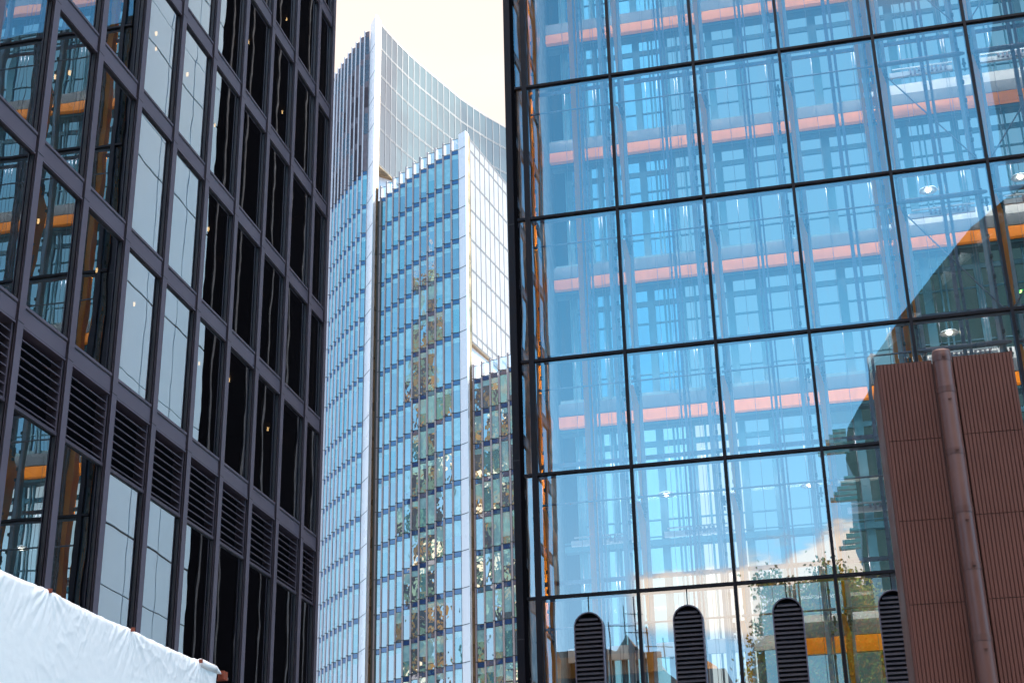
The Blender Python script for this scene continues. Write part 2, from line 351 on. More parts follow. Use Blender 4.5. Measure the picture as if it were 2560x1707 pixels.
# ------------------------------------------------------------------ LEFT: dark office building
def left_building():
    root = thing('office_building', 'dark steel framed office block with mirror windows and rows of black louvers', 'building', FL(5, 0, 0), FL.ang)
    S0, P = 24.06, 2.0125
    cols = [S0 + P * i for i in range(-9, 9)] + [41.62]          # mullion centres
    seams = [z + EYE for z in (34.45, 30.7, 26.97, 23.24, 19.46, 15.71, 11.96)]
    seams = [seams[0] + 3.75 * k for k in range(10, 0, -1)] + seams
    ztop = seams[0] + 3
    # solid body well behind the rooms
    b = MB(); b.box(FL, 5.3, 41.7, 4.5, 22, 0, ztop, 'room'); b.box(FL, 5.3, 5.6, .3, 4.5, 0, ztop, 'frame_paint'); b.box(FL, 41.35, 41.65, .3, 4.5, 0, ztop, 'frame_paint')
    b.build('wall', root)
    b = MB(); b.box(FL, 5.3, 41.7, 0, 22, ztop, ztop + .4, 'frame_paint'); b.build('roof', root)
    sh = MB()
    for z in seams: sh.box(FL, 5.6, 41.35, .36, 4.5, z + .02, z + .3, 'ceiling')
    sh.build('floor_slab', root)
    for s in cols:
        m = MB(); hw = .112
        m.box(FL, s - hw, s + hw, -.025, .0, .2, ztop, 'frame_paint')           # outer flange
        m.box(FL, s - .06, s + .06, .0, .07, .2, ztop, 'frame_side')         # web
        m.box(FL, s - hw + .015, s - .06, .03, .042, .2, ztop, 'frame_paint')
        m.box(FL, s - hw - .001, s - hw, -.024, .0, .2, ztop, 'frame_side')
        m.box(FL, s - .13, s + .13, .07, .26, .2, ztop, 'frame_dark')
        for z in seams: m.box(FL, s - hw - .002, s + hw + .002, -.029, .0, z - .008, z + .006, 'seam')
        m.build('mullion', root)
    lou_z = seams[-1]
    for i in range(len(cols) - 1):
        a, c = cols[i] + .13, cols[i + 1] - .13
        for j, z in enumerate(seams):
            sp = MB(); sp.box(FL, a, c, .03, .34, z - .06, z + .44, 'frame_paint')
            sp.box(FL, a, c, .012, .03, z + .38, z + .44, 'frame_paint')
            sp.box(FL, a, c, .012, .03, z - .06, z - .02, 'frame_paint')
            sp.box(FL, a, c, .024, .03, z + .352, z + .368, 'seam'); sp.box(FL, a, c, .024, .03, z - .012, z + .0, 'seam')
            sp.build('spandrel', root)
            z1 = (seams[j - 1] - .06) if j else ztop
            win(root, a, c, z + .44, z1)
        # louvers under the lowest spandrel
        l = MB(); lz0, lz1 = lou_z - 1.62, lou_z - .06
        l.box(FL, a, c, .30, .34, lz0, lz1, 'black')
        l.box(FL, a, a + .05, .06, .30, lz0, lz1, 'louver'); l.box(FL, c - .05, c, .06, .30, lz0, lz1, 'louver')
        l.box(FL, a, c, .04, .30, lz0 - .07, lz0, 'louver')
        n = 8
        for k in range(n):
            zz = lz1 - .13 - k * (lz1 - lz0 - .1) / n
            p = [FL(a + .05, .08, zz - .07), FL(c - .05, .08, zz - .07), FL(c - .05, .17, zz - .03), FL(a + .05, .17, zz - .03)]
            l.hexa(p + [q + Vector((0, 0, .022)) for q in p], 'louver')
            l.box(FL, a + .05, c - .05, .066, .08, zz - .075, zz - .047, 'louver')
        l.build('louver_panel', root)
        win(root, a, c, .6, lz0 - .07)
    b = MB(); b.box(FL, 5.3, 41.7, .1, .34, 0, .6, 'frame_paint'); b.build('plinth', root)
    # ceiling lamps just under every slab
    for j, z in enumerate(seams[7:] + [4.2 + 3.9]):
        for i in range(10, len(cols) - 1):
            for ds, dw, sz in ((.45, 1.0, .035), (.52, 1.4, .025), (1.1, 1.3, .025)):
                if random.random() < .72: continue
                s = cols[i] + ds
                l = MB(); l.lathe(FL(s, dw, z - .12), [(0.001, 0), (sz * .9, 0), (sz, .04), (sz, .10), (.001, .10)], 'warm', 10)
                l.build('ceiling_lamp', root)
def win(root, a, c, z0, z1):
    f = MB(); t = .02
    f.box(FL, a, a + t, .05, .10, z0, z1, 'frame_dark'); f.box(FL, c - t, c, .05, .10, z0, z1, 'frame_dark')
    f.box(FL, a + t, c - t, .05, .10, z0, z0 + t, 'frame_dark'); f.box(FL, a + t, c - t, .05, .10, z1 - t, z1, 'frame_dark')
    w_ = f.build('window', root)
    p = MB(); tl = random.uniform(-.004, .004); tz = random.uniform(-.004, .004)
    p.poly([FL(a + t, .085 + tl, z0 + t), FL(c - t, .085 - tl, z0 + t), FL(c - t, .085 - tl + tz, z1 - t), FL(a + t, .085 + tl + tz, z1 - t)], 'left_glass')
    pn = p.build('pane', w_)
left_building()

# ------------------------------------------------------------------ RIGHT: glazed lift block
RC = [-8.28, -5.583, -3.023, -.447, 2.288, 4.924, 7.57, 10.2, 12.84, 15.5]     # mullions
RZ = [z + EYE for z in (39.17, 34.6, 30.02, 25.43, 20.84, 16.264, 12.853, 9.396, 4.9)]
def right_building():
    root = thing('lift_tower_building', 'tall blue glazed building with bright orange floor beams seen through its black framed glass wall', 'building', FR(-8.89, 0, 0), FR.ang)
    HT = 118; x0 = -8.89
    rows = [RZ[0] + 4.57 * k for k in range(16, 0, -1)] + RZ
    # corner profile and mullions
    m = MB(); m.box(FR, x0, x0 + .20, -.03, .25, 0, HT, 'r_frame'); m.box(FR, x0 + .20, x0 + .30, 0.02, .3, 0, HT, 'black')
    for z in (31.8, 22.3, 14.9, 9.9, 5): m.box(FR, x0 - .004, x0 + .204, -.034, .0, z, z + .03, 'seam')
    m.build('corner_post', root)
    for i, s in enumerate(RC):
        m = MB(); hw = .075 if i == 0 else .04
        m.box(FR, s - hw, s + hw, -.04, .10, 0, HT, 'r_frame'); m.box(FR, s - hw - .02, s + hw + .02, .10, .20, 0, HT, 'r_inner')
        m.build('mullion', root)
    for z in rows:
        m = MB(); m.box(FR, x0 + .3, RC[-1], -.035, .09, z - .036, z + .036, 'r_frame')
        m.box(FR, RC[0] + .1, RC[-1], .09, .16, z - .10, z + .06, 'r_inner')
        m.build('transom', root)
    # glass panes
    allz = rows + [.1]
    edges = [x0 + .3] + RC
    for j in range(len(allz) - 1):
        if j < 12:      # above the picture: one tall sheet per bay
            continue
        for i in range(len(edges) - 1):
            p = MB(); a, c, z0, z1 = edges[i], edges[i + 1], allz[j + 1], allz[j]
            tl = random.uniform(-.003, .003); tz = random.uniform(-.003, .003)
            p.poly([FR(a, .05 + tl, z0), FR(c, .05 - tl, z0), FR(c, .05 - tl + tz, z1), FR(a, .05 + tl + tz, z1)], 'r_glass')
            p.build('glass_pane', root)
    for i in range(len(edges) - 1):
        p = MB(); p.poly([FR(edges[i], .05, allz[12]), FR(edges[i + 1], .05, allz[12]), FR(edges[i + 1], .05, HT), FR(edges[i], .05, HT)], 'r_glass'); p.build('glass_pane', root)
    # side glazing to the alley
    for j in range(10, len(allz) - 1):
        for k in range(3):
            w0 = .3 + k * 2.2; p = MB()
            for (za, zb) in ((allz[j + 1] + .04, allz[j + 1] + 1.55), (allz[j + 1] + 1.59, allz[j] - .04)):
                p.box(FR, x0 + .03, x0 + .07, w0 + .03, w0 + 2.17, za, zb, 'sideglass')
            p.box(FR, x0 + .07, x0 + .10, w0, w0 + 2.2, allz[j + 1], allz[j], 'seam')
            p.build('side_panel', root)
    p = MB(); p.box(FR, x0 + .04, x0 + .5, 6.95, 42, 0, HT, 'black'); 
    for k in range(14): p.box(FR, x0 - .02, x0 + .04, 7.6 + k * 1.9, 7.75 + k * 1.9, 0, HT, 'frame_dark')
    p.box(FR, x0 + .5, x0 + .54, 7.0, 42, 0, HT, 'lining'); p.build('alley_wall', root)
    # unseen solid slab added behind to keep sun off the street and lobby
    b = MB(); b.box(FR, 24, 60, 8, 42, 0, HT, 'opp'); b.build('sun_blocker', root)
    b = MB(); b.box(FR, x0, 24, 0.3, 4.6, HT, HT + 1, 'darkblue'); b.build('roof', root)
    # floors: orange beam, grey band, teal band, dark soffit
    fl = [24.57 + 1.6 - 4.61 * 4 + 4.61 * k for k in range(0, 9)]
    fs0, fs1 = -8.2, 16
    m = MB(); m.box(FR, fs0, fs1, 3.6, 3.9, 13.15, 13.33, 'stile'); m.box(FR, fs0, fs1, 3.6, 3.66, 13.4, 13.43, 'stile'); m.build('cross_rail', root)
    m = MB(); m.box(FR, -1.6, fs1, 3.3, 3.5, 9.65, 10.1, 'orange'); m.build('floor_beam', root)
    m = MB(); m.box(FR, -1.6, fs1, 3.36, 3.5, 10.13, 10.55, 'greyband'); m.box(FR, -1.6, fs1, 3.36, 3.5, 10.55, 10.75, 'whiteband'); m.build('spandrel_panel', root)
    m = MB(); m.box(FR, fs0, -1.6, 3.5, 3.6, 9.9, 10.3, 'whiteband'); m.build('deck_edge', root)
    for k, zb in enumerate(fl):
        if k < 2: continue
        m = MB(); cur = fs0
        while cur < fs1:                      # plated in lengths with fine joints
            nx = min(cur + 3.87, fs1); m.box(FR, cur + .008, nx - .008, 3.3, 3.55, zb, zb + .345, 'orange'); cur = nx
        m.build('floor_beam', root)
        m = MB(); m.box(FR, fs0, fs1, 3.36, 3.6, zb + .40, zb + .79, 'greyband'); m.build('spandrel_panel', root)
        m = MB(); m.box(FR, fs0, 2.0, 3.7, 3.9, zb + .79, zb + 1.02, 'tealband'); m.box(FR, 2.0, fs1, 3.42, 3.6, zb + .80, zb + 1.17, 'whiteband'); m.build('deck_edge', root)
        m = MB(); m.box(FR, fs0, fs1, 3.5, 3.82, zb - .16, zb + .35, 'darkblue'); m.box(FR, fs0, fs1, 3.45, 3.5, zb - .10, zb - .04, 'stile'); m.build('floor_slab', root)
    # fill lights added behind each transom to brighten the orange floor beams
    for z in RZ[:-1]:
        m = MB(); z += .8; m.box(FR, -8.6, 16, 1.80, 1.86, z - .05, z + .07, 'railsteel'); m.poly([FR(-8.6, 1.864, z - .04), FR(16, 1.864, z - .04), FR(16, 1.864, z + .06), FR(-8.6, 1.864, z + .06)][::-1], 'fill_strip')
        m.build('added_fill_light', root)
    # rear windows: stiles, transoms and tinted panes between floors
    wp = 2.455; s_first = -5.10 - wp
    for k, zb in enumerate(fl):
        z0, z1 = zb + .9, zb + 4.52
        if k == 0: continue
        if k == 1: z0, z1 = 5.0, fl[2] - .1
        for i in range(9):
            s = s_first + wp * i
            m = MB(); m.box(FR, s - .22, s, 3.75, 3.9, z0, z1, 'stile')
            m.box(FR, s + .70, s + .96, 3.75, 3.9, z0, z1, 'stile') if i > 0 else m.box(FR, s + .85, s + 1.02, 3.75, 3.9, z0, z1, 'stile')
            if i < 1:
                for q in range(5): m.box(FR, s + .25 + q * .31, s + .36 + q * .31, 3.62, 3.70, z0, z1, 'stile')
            if i == 1:
                for q in (.30, .42, 1.25): m.box(FR, s + q, s + q + .06, 3.62, 3.70, z0, z1, 'stile')
            if i > 3:
                for q in (.2, 1.2, 1.35, 1.8): m.box(FR, s + q, s + q + .05, 3.62, 3.70, z0, z1, 'stile')
            m.box(FR, s, s + wp - .22, 3.77, 3.86, z1 - .60, z1 - .44, 'stile')
            m.box(FR, s, s + wp - .22, 3.77, 3.84, z1 - 1.22, z1 - 1.17, 'stile')
            m.box(FR, s, s + wp - .22, 3.77, 3.84, z1 - 2.9, z1 - 2.86, 'stile')
            f_ = m.build('window', root)
            m = MB(); m.poly([FR(s, 3.82, z0), FR(s + wp - .22, 3.82, z0), FR(s + wp - .22, 3.82, z1), FR(s, 3.82, z1)], 'backglass'); m.mats = ['clearglass' if k == 1 and i < 2 else ('darkglass' if (k == 1 and i >= 3) or (k == 2 and i >= 4) else 'backglass')]; m.build('pane', f_)
    # steel fins behind every mullion, with brackets
    for i, s in enumerate(RC):
        for sd in (-1, 1):
            if i == 0 and sd < 0: continue
            m = MB(); c = s + sd * .32 - .04
            m.box(FR, c - .05, c + .05, .55, .62, 0, 60, 'whitesteel')
            m.box(FR, c - .085 if sd > 0 else c + .055, c - .055 if sd > 0 else c + .085, .62, 1.0, 0, 60, 'paleglassfin')
            m.box(FR, c - sd * .13 - .03, c - sd * .13 + .03, .7, .8, 0, 60, 'railsteel')
            z = 5.0 + random.random() * .3
            while z < 38:
                m.box(FR, c - sd * .14 - .035, c - sd * .14 + .035, .62, .70, z, z + .09, 'darkblue'); z += random.choice((.55, .62, 1.1, .35))
            m.build('steel_fin', root)
        for k, z in enumerate(RZ[1:]):
            # orange arm under each rod joint, tapering downwards
            zr = z - .92
            m = MB(); a = s + (.12 if i else .2)
            m.hexa([FR(a + .02, .5, zr - 3.4), FR(a + .07, .5, zr - 3.4), FR(a + .07, .9, zr - 3.4), FR(a + .02, .9, zr - 3.4),
                    FR(a - .04, .4, zr - .55), FR(a + .13, .4, zr - .55), FR(a + .13, 1.2, zr - .55), FR(a - .04, 1.2, zr - .55)], 'orange')
            m.hexa([FR(a - .04, .4, zr - .55), FR(a + .13, .4, zr - .55), FR(a + .13, 1.2, zr - .55), FR(a - .04, 1.2, zr - .55),
                    FR(a - .08, .32, zr), FR(a + .02, .32, zr), FR(a + .02, .6, zr), FR(a - .08, .6, zr)], 'orange')
            m.build('orange_arm', root)
            m = MB()
            for q in (-.17, .22):
                m.box(FR, s + q, s + q + .06, .4, .5, zr - .28, zr - .02, 'darkblue'); m.box(FR, s + q - .03, s + q + .09, .42, .48, zr - .2, zr - .16, 'darkblue'); m.box(FR, s + q + .01, s + q + .05, .4, .5, zr - .42, zr - .34, 'darkblue')
            m.build('rod_bracket', root)
    # tie rods between mullions
    for k, z in enumerate(RZ[1:]):
        zr = z - .78
        for i in range(len(RC) - 1):
            a, c = RC[i], RC[i + 1]; big = i >= 4
            m = MB(); r = .075 if big else .026
            m.tube(FR(a + .30, .4, zr), FR(c - .30, .4, zr), r, 'railsteel', 12)
            m.tube(FR(a + .08, .4, zr), FR(a + .30, .4, zr), .04, 'railsteel', 12, r + .01); m.tube(FR(c - .30, .4, zr), FR(c - .08, .4, zr), r + .01, 'railsteel', 12, .04)
            m.build('tie_rod', root)
            if big:
                m = MB(); z2 = RZ[min(k + 2, len(RZ) - 1)]
                if i % 2 == 0: m.tube(FR(a + .1, .5, zr - .1), FR(c - .1, .5, z2 + .2), .022, 'railsteel', 8)
                else: m.tube(FR(c - .1, .5, zr - .1), FR(a + .1, .5, z2 + .2), .022, 'railsteel', 8)
                m.build('brace_rod', root)
    # lift guide rails in the middle of each bay
    for i in range(len(RC) - 1):
        c = (RC[i] + RC[i + 1]) / 2 + .17
        for q, wd in ((-.16, .05), (-.05, .08), (.085, .045)) if i < 3 else ((-.12, .11), (.06, .08)):
            m = MB(); m.box(FR, c + q, c + q + wd, 1.5, 1.62, 0, 60, 'railsteel'); m.build('lift_rail', root)
        m = MB()
        for q in (-.62, .62, .70) if i > 1 else (-.62, -.25, .31, .40, .62, .75, .9):
            m.tube(FR(c + q, 2.0, 0), FR(c + q, 2.0, 60), .007, 'railsteel', 5)
        m.build('lift_cable', root)
    # big orange column with battens left of the fifth mullion; slimmer ones elsewhere
    for s0, s1 in ((1.80, 2.28), (7.0, 7.4)):
        m = MB(); m.box(FR, s0, s0 + .09, 1.3, 1.75, 0, 60, 'orange'); m.box(FR, s1 - .09, s1, 1.3, 1.75, 0, 60, 'orange')
        z = 2.0; k = 0
        while z < 45:
            if k % 9 < 4: m.box(FR, s0 + .09, s1 - .09, 1.32, 1.4, z, z + .28, 'orange')
            else: m.box(FR, s0 + .09, s1 - .09, 1.32, 1.4, z, z + .5, 'orange')
            z += .5; k += 1
        m.build('orange_column', root)
    m = MB(); m.box(FR, -7.1, -6.85, 1.6, 1.9, 0, 60, 'orange'); m.build('orange_column', root)
    m = MB(); m.box(FR, -8.85, -8.48, 3.0, 3.3, 0, 60, 'orange'); m.box(FR, -8.5, -8.3, .9, 1.0, 0, 60, 'orange'); m.build('orange_column', root)
    # arched louver vents let into the lowest glass row
    for i in range(0, 6):
        c = (RC[i] + RC[i + 1]) / 2; zt = 8.87 + 1.6; hw = .36
        v = MB(); n = 18; z0 = 1.0
        def arch(r, w_): return [FR(c - r, w_, z0)] + [FR(c - r * math.cos(math.pi * q / n), w_, zt - hw + r * math.sin(math.pi * q / n)) for q in range(n + 1)] + [FR(c + r, w_, z0)]
        o1, o2, i1, i2 = arch(hw + .032, -.11), arch(hw + .032, .03), arch(hw, -.11), arch(hw, .03)
        for q in range(len(o1) - 1):
            v.poly([o1[q], o1[q + 1], i1[q + 1], i1[q]], 'frame_paint'); v.poly([o2[q], o1[q], o1[q + 1], o2[q + 1]], 'r_inner'); v.poly([i1[q], i2[q], i2[q + 1], i1[q + 1]], 'frame_dark')
        v.poly(i2, 'black')
        z = z0
        while z < zt - .06:
            dz = z + .04 - (zt - hw); r = hw if dz <= 0 else math.sqrt(max(0, hw * hw - dz * dz))
            if r > .05:
                p = [FR(c - r, -.085, z - .05), FR(c + r, -.085, z - .05), FR(c + r, .015, z + .02), FR(c - r, .015, z + .02)]
                v.hexa(p + [q + Vector((0, 0, .04)) for q in p], 'vent_slat')
            z += .118
        v.box(FR, c - .012, c + .012, .02, .045, zt + .04, RZ[-2], 'r_frame')
        v.build('louver_vent', root)
    # lift machinery bars
    for i, (zc) in ((0, 13.0), (1, 13.05), (3, 13.3), (4, 22.1), (5, 22.2), (4, 27.0), (5, 27.1), (4, 17.5), (5, 17.6)):
        a, c = RC[i] + .5, RC[i + 1] - .25
        m = MB(); m.box(FR, a, c, 2.4, 2.5, zc, zc + .16, 'whitesteel'); m.box(FR, a + .1, c, 2.35, 2.4, zc + .22, zc + .26, 'whitesteel')
        for q in range(9): m.box(FR, a + .6 + q * .13, a + .66 + q * .13, 2.34, 2.41, zc + random.uniform(0, .12), zc + .2, 'railsteel')
        m.build('lift_gear', root)
    return root
right_building()

# pendant lamps in the upper lobbies of the right building
def pendant(s, w_, z, label):
    t = thing('pendant_lamp', label, 'lamp', FR(s, w_, z), 0, 'pendant lamps inside the glazed building')
    m = MB(); m.lathe(FR(s, w_, z), [(.02, .14), (.09, .11), (.25, .03), (.27, 0), (.23, 0), (.05, .05)], 'whitesteel', 24); m.build('lamp_shade', t, smooth=True)
    m = MB(); m.lathe(FR(s, w_, z - .03), [(.001, 0), (.06, .01), (.08, .05), (.001, .07)], 'lampwhite', 14); m.build('bulb', t)
    m = MB(); m.tube(FR(s, w_, z + .14), FR(s, w_, z + .5), .008, 'seam', 6); m.build('cord', t)
pendant(3.45, 2.6, 23.05, 'round pendant lamp left of the last black mullion, under the upper orange beam')
pendant(6.1, 2.6, 23.1, 'round pendant lamp in the rightmost glazed bay, crossed by the diagonal brace')
pendant(3.45, 2.6, 18.4, 'round pendant lamp just left of the slanting dark reflection')
pendant(5.9, 2.6, 18.5, 'yellow lit pendant lamp inside the dark reflected area at the right edge')
pendant(-5.0, 2.8, 14.4, 'pendant lamp in the second glass bay under the lowest orange beam')
pendant(-.9, 2.8, 14.3, 'bright round pendant lamp in the fourth glass bay, above the vents')

def exit_sign():
    t = thing('exit_sign', 'small green running man exit sign inside the dark glazing at the right edge', 'sign', FR(5.53, 2.5, 19.36), FR.ang)
    m = MB(); m.box(FR, 5.44, 5.64, 2.5, 2.53, 19.36, 19.47, 'exit_green'); m.build('sign_box', t)
    m = MB()
    def q(pts): m.poly([FR(5.44 + x, 2.496, 19.36 + z) for x, z in pts], 'exit_white')
    q([(.125, .085), (.14, .085), (.14, .10), (.125, .10)]); q([(.11, .05), (.13, .045), (.14, .08), (.12, .08)]); q([(.09, .015), (.105, .012), (.125, .05), (.11, .055)])
    q([(.125, .045), (.135, .045), (.155, .02), (.145, .015)]); q([(.13, .07), (.135, .062), (.165, .07), (.16, .078)]); q([(.095, .06), (.10, .052), (.118, .072), (.115, .08)])
    q([(.02, .05), (.045, .02), (.045, .08)]); q([(.045, .042), (.075, .042), (.075, .058), (.045, .058)]); m.build('pictogram', t)
    m = MB(); m.tube(FR(5.54, 2.515, 19.47), FR(5.54, 2.515, 20.1), .006, 'seam', 6); m.build('hanger', t)
exit_sign()
# ------------------------------------------------------------------ brown ribbed shaft with round duct
FB = Frame(10.3, (Vector((6.57, 25.15, 0)).dot(Vector((math.sin(R(10.3)), math.cos(R(10.3)), 0)))))
def brown_shaft():
    s0 = Vector((6.57, 25.15, 0)).dot(FB.t); s1 = Vector((8.86, 24.73, 0)).dot(FB.t)
    root = thing('ventilation_shaft', 'brown ribbed metal vent shaft with a round duct running down its front', 'shaft', FB(s0, 0, 0), FB.ang)
    zt = 10.07 + EYE; joints = [zt - 1.46 * k for k in range(0, 9)]
    parts = [('left', s0, s0 + .98, 0.0), ('right', s0 + 1.34, s1, -.10)]
    for nm, a, c, w_ in parts:
        for k in range(8):
            z1, z0 = joints[k], joints[k + 1]
            m = MB(); m.box(FB, a, c, w_ + .03, w_ + .10, z0, z1 + (.02 if k == 0 else 0), 'browndark')
            x = a + (.06 if nm == 'left' else 0)
            while x < c - .04:
                m.hexa([FB(x + .004, w_ + .03, z0 + .012), FB(x + .062, w_ + .03, z0 + .012), FB(x + .062, w_ + .029, z0 + .012), FB(x + .004, w_ + .029, z0 + .012)] +
                       [FB(x + .004, w_ + .03, z1 - .006)] * 1 + [FB(x + .062, w_ + .03, z1 - .006), FB(x + .062, w_ + .029, z1 - .006), FB(x + .004, w_ + .029, z1 - .006)], 'brown') if False else \
                    m.prism([(FB(x + q, w_ + d, 0).x, FB(x + q, w_ + d, 0).y) for q, d in ((.002, .03), (.010, .010), (.054, .010), (.063, .03))], z0 + .012, z1 - .004, 'brown')
                x += .0655
            m.build('ribbed_panel', root)
    # left rounded edge, body, cap
    m = MB(); pts = [FB(s0 + .06 - .06 * math.cos(t), .07 - .06 * math.sin(t), 0) for t in [math.pi / 2 * q / 6 for q in range(7)]]
    pts = [(p.x, p.y) for p in pts] + [(FB(s0 + .06, .12, 0).x, FB(s0 + .06, .12, 0).y), (FB(s0, .12, 0).x, FB(s0, .12, 0).y)]
    m.prism(pts, 0, zt + .015, 'brown'); m.build('corner_trim', root)
    m = MB(); m.box(FB, s0 + .002, s1 - .01, .10, 1.5, 0, zt - .02, 'brown'); m.box(FB, s0 + .98, s0 + 1.34, .02, .1, 0, zt - .05, 'browndark'); m.box(FB, s1 - .01, s1 + .03, -.10, 1.5, 0, zt + .02, 'brown'); m.build('body', root)
    m = MB(); m.box(FB, s0 + 1.35, s1 - .2, .25, .35, zt + .02, zt + .045, 'railsteel')
    for k in range(24): m.box(FB, s0 + 1.36 + k * .032, s0 + 1.375 + k * .032, .25, .35, zt - .02, zt + .02, 'railsteel')
    m.build('top_grating', root)
    c = s0 + 1.155; r = .165
    m = MB(); ctr = FB(c, -.06, 0); m.lathe(ctr, [(r, 0), (r, zt + .10), (r * .93, zt + .14), (.001, zt + .15)], 'duct', 40)
    d_ = m.build('duct', root, smooth=True)
    z = zt + .03; k = 0
    while z > 1:
        m = MB(); m.lathe(ctr, [(r, z - .11), (r + .005, z - .11), (r + .005, z), (r, z)], 'duct', 40)
        m.box(FB, c - .01, c + .05, -.06 - r - .018, -.06 - r - .002, z - .06 - (.2 if k % 2 else 0), z - .052 - (.2 if k % 2 else 0), 'browndark')
        m.build('duct_collar', d_); z -= [.60, 1.15, 1.05, 1.0, 1.2, 1.1, 1.0, 1.0, 1.0, 1, 1, 1][k]; k += 1
brown_shaft()

# ------------------------------------------------------------------ white sheeted scaffold
FT = Frame(-78.1656, 9.5)
def scaffold():
    root = thing('sheeted_scaffold', 'scaffold wrapped in crumpled white sheeting in front of the dark office block', 'scaffold', FT(10, 0, 0), FT.ang)
    zt = 4.62 + EYE; s0, s1 = 7.0, 22.15
    nx, nz = 900, 190
    v = []; f = []
    for j in range(nz + 1):
        tz = (j / nz) ** 1.5; 
        for i in range(nx + 1):
            s = s0 + (s1 - s0) * i / nx
            sag = .05 * abs(math.sin((s - 19.15) * math.pi / 2.35)) ** .6
            top = zt - sag * .55 + .012 * noise.noise(Vector((s * 7, 3, 0)))
            z = top + (0 - top) * tz
            depth = top - z
            near = math.exp(-depth / .42)
            # gathers fanning out from the ties at each standard
            ph = (s - 19.15) / 2.35; dx = (ph - round(ph)) * 2.35
            rad = math.hypot(dx, depth + .05); an = math.atan2(dx, depth + .05)
            fan = math.sin(an * 16 + 2 * noise.noise(Vector((s, depth * 2, 5)))) * .014 * math.exp(-rad / .45)
            hem = noise.noise(Vector((s * 16 + depth * 8, depth * 2.5, 2))) * .022 * near
            mask = max(0, noise.noise(Vector((s * .8, depth * .9, 31)))) * 2 + near * .7
            crease = (1 - abs(noise.noise(Vector((s * 1.9 + depth * .8, depth * 3.4 - s * .9, 9))))) ** 9 * .020 * min(1, mask)
            crease2 = (1 - abs(noise.noise(Vector((s * 4.2 - depth * 2, depth * 5, 19))))) ** 10 * .010 * min(1, mask)
            big = noise.noise(Vector((s * .5, depth * .5, 1))) * .05
            fine = noise.noise(Vector((s * 11, depth * 11, 4))) * .004
            roll = -.05 * (1 - math.exp(-depth / .03)) + .05
            wv = -(fan * .75 + hem * .5 + crease * .28 + crease2 * .5 + big + fine * .6) + roll * 1.2
            v.append(FT(s, wv, z))
    for j in range(nz):
        for i in range(nx):
            a = j * (nx + 1) + i; f.append((a + nx + 1, a + nx + 2, a + 1, a))
    m = MB(); m.v = v; m.f = f; m.mats = ['sheet']; m.m = [0] * len(f)
    # top turned over the tube and the return at the far end
    i0 = len(m.v); top = v[:nx + 1]
    for k in range(1, 7):
        for p in top: m.v.append(p + FT.n * (.05 * math.sin(k * .5)) + Vector((0, 0, .03 * math.sin(k * .9) - .012 * k)))
    for k in range(6):
        for i in range(nx):
            a = (i if k == 0 else i0 + (k - 1) * (nx + 1) + i); b = i0 + k * (nx + 1) + i
            m.f.append((a, a + 1, b + 1, b)); m.m.append(0)
    m.build('sheeting', root, smooth=True)
    m = MB(); m.box(FT, s1 - .02, s1 - .01, .05, 1.3, 0, zt - .25, 'sheet'); m.box(FT, s0, s1 - .1, .12, 1.3, 0, zt - .12, 'sheet'); m.build('scaffold_deck', root)
    # gathered end of the roll sticking out with a rusty clamp
    m = MB(); m.tube(FT(s1 - .6, .03, zt - .05), FT(s1 - .05, .02, zt - .05), .07, 'sheet', 16, .065); m.tube(FT(s1 - .05, .02, zt - .05), FT(s1 + .22, .02, zt - .07), .065, 'sheet', 16, .012); m.build('sheet_roll', root, smooth=True)
    m = MB(); m.box(FT, s1 + .22, s1 + .38, -.03, .07, zt - .15, zt - .02, 'rust'); m.box(FT, s1 + .24, s1 + .30, -.06, .1, zt - .17, zt - .15, 'rust'); m.tube(FT(s1 + .38, .02, zt - .10), FT(s1 + .46, .02, zt - .11), .028, 'galv', 12); m.build('clamp', root)
    for k in range(-2, 2):
        s = 19.15 + 2.35 * k
        if s > s1: continue
        m = MB(); m.box(FT, s - .012, s + .014, -.035, .02, zt - .06, zt - .005, 'rust'); m.build('clamp', root)
scaffold()

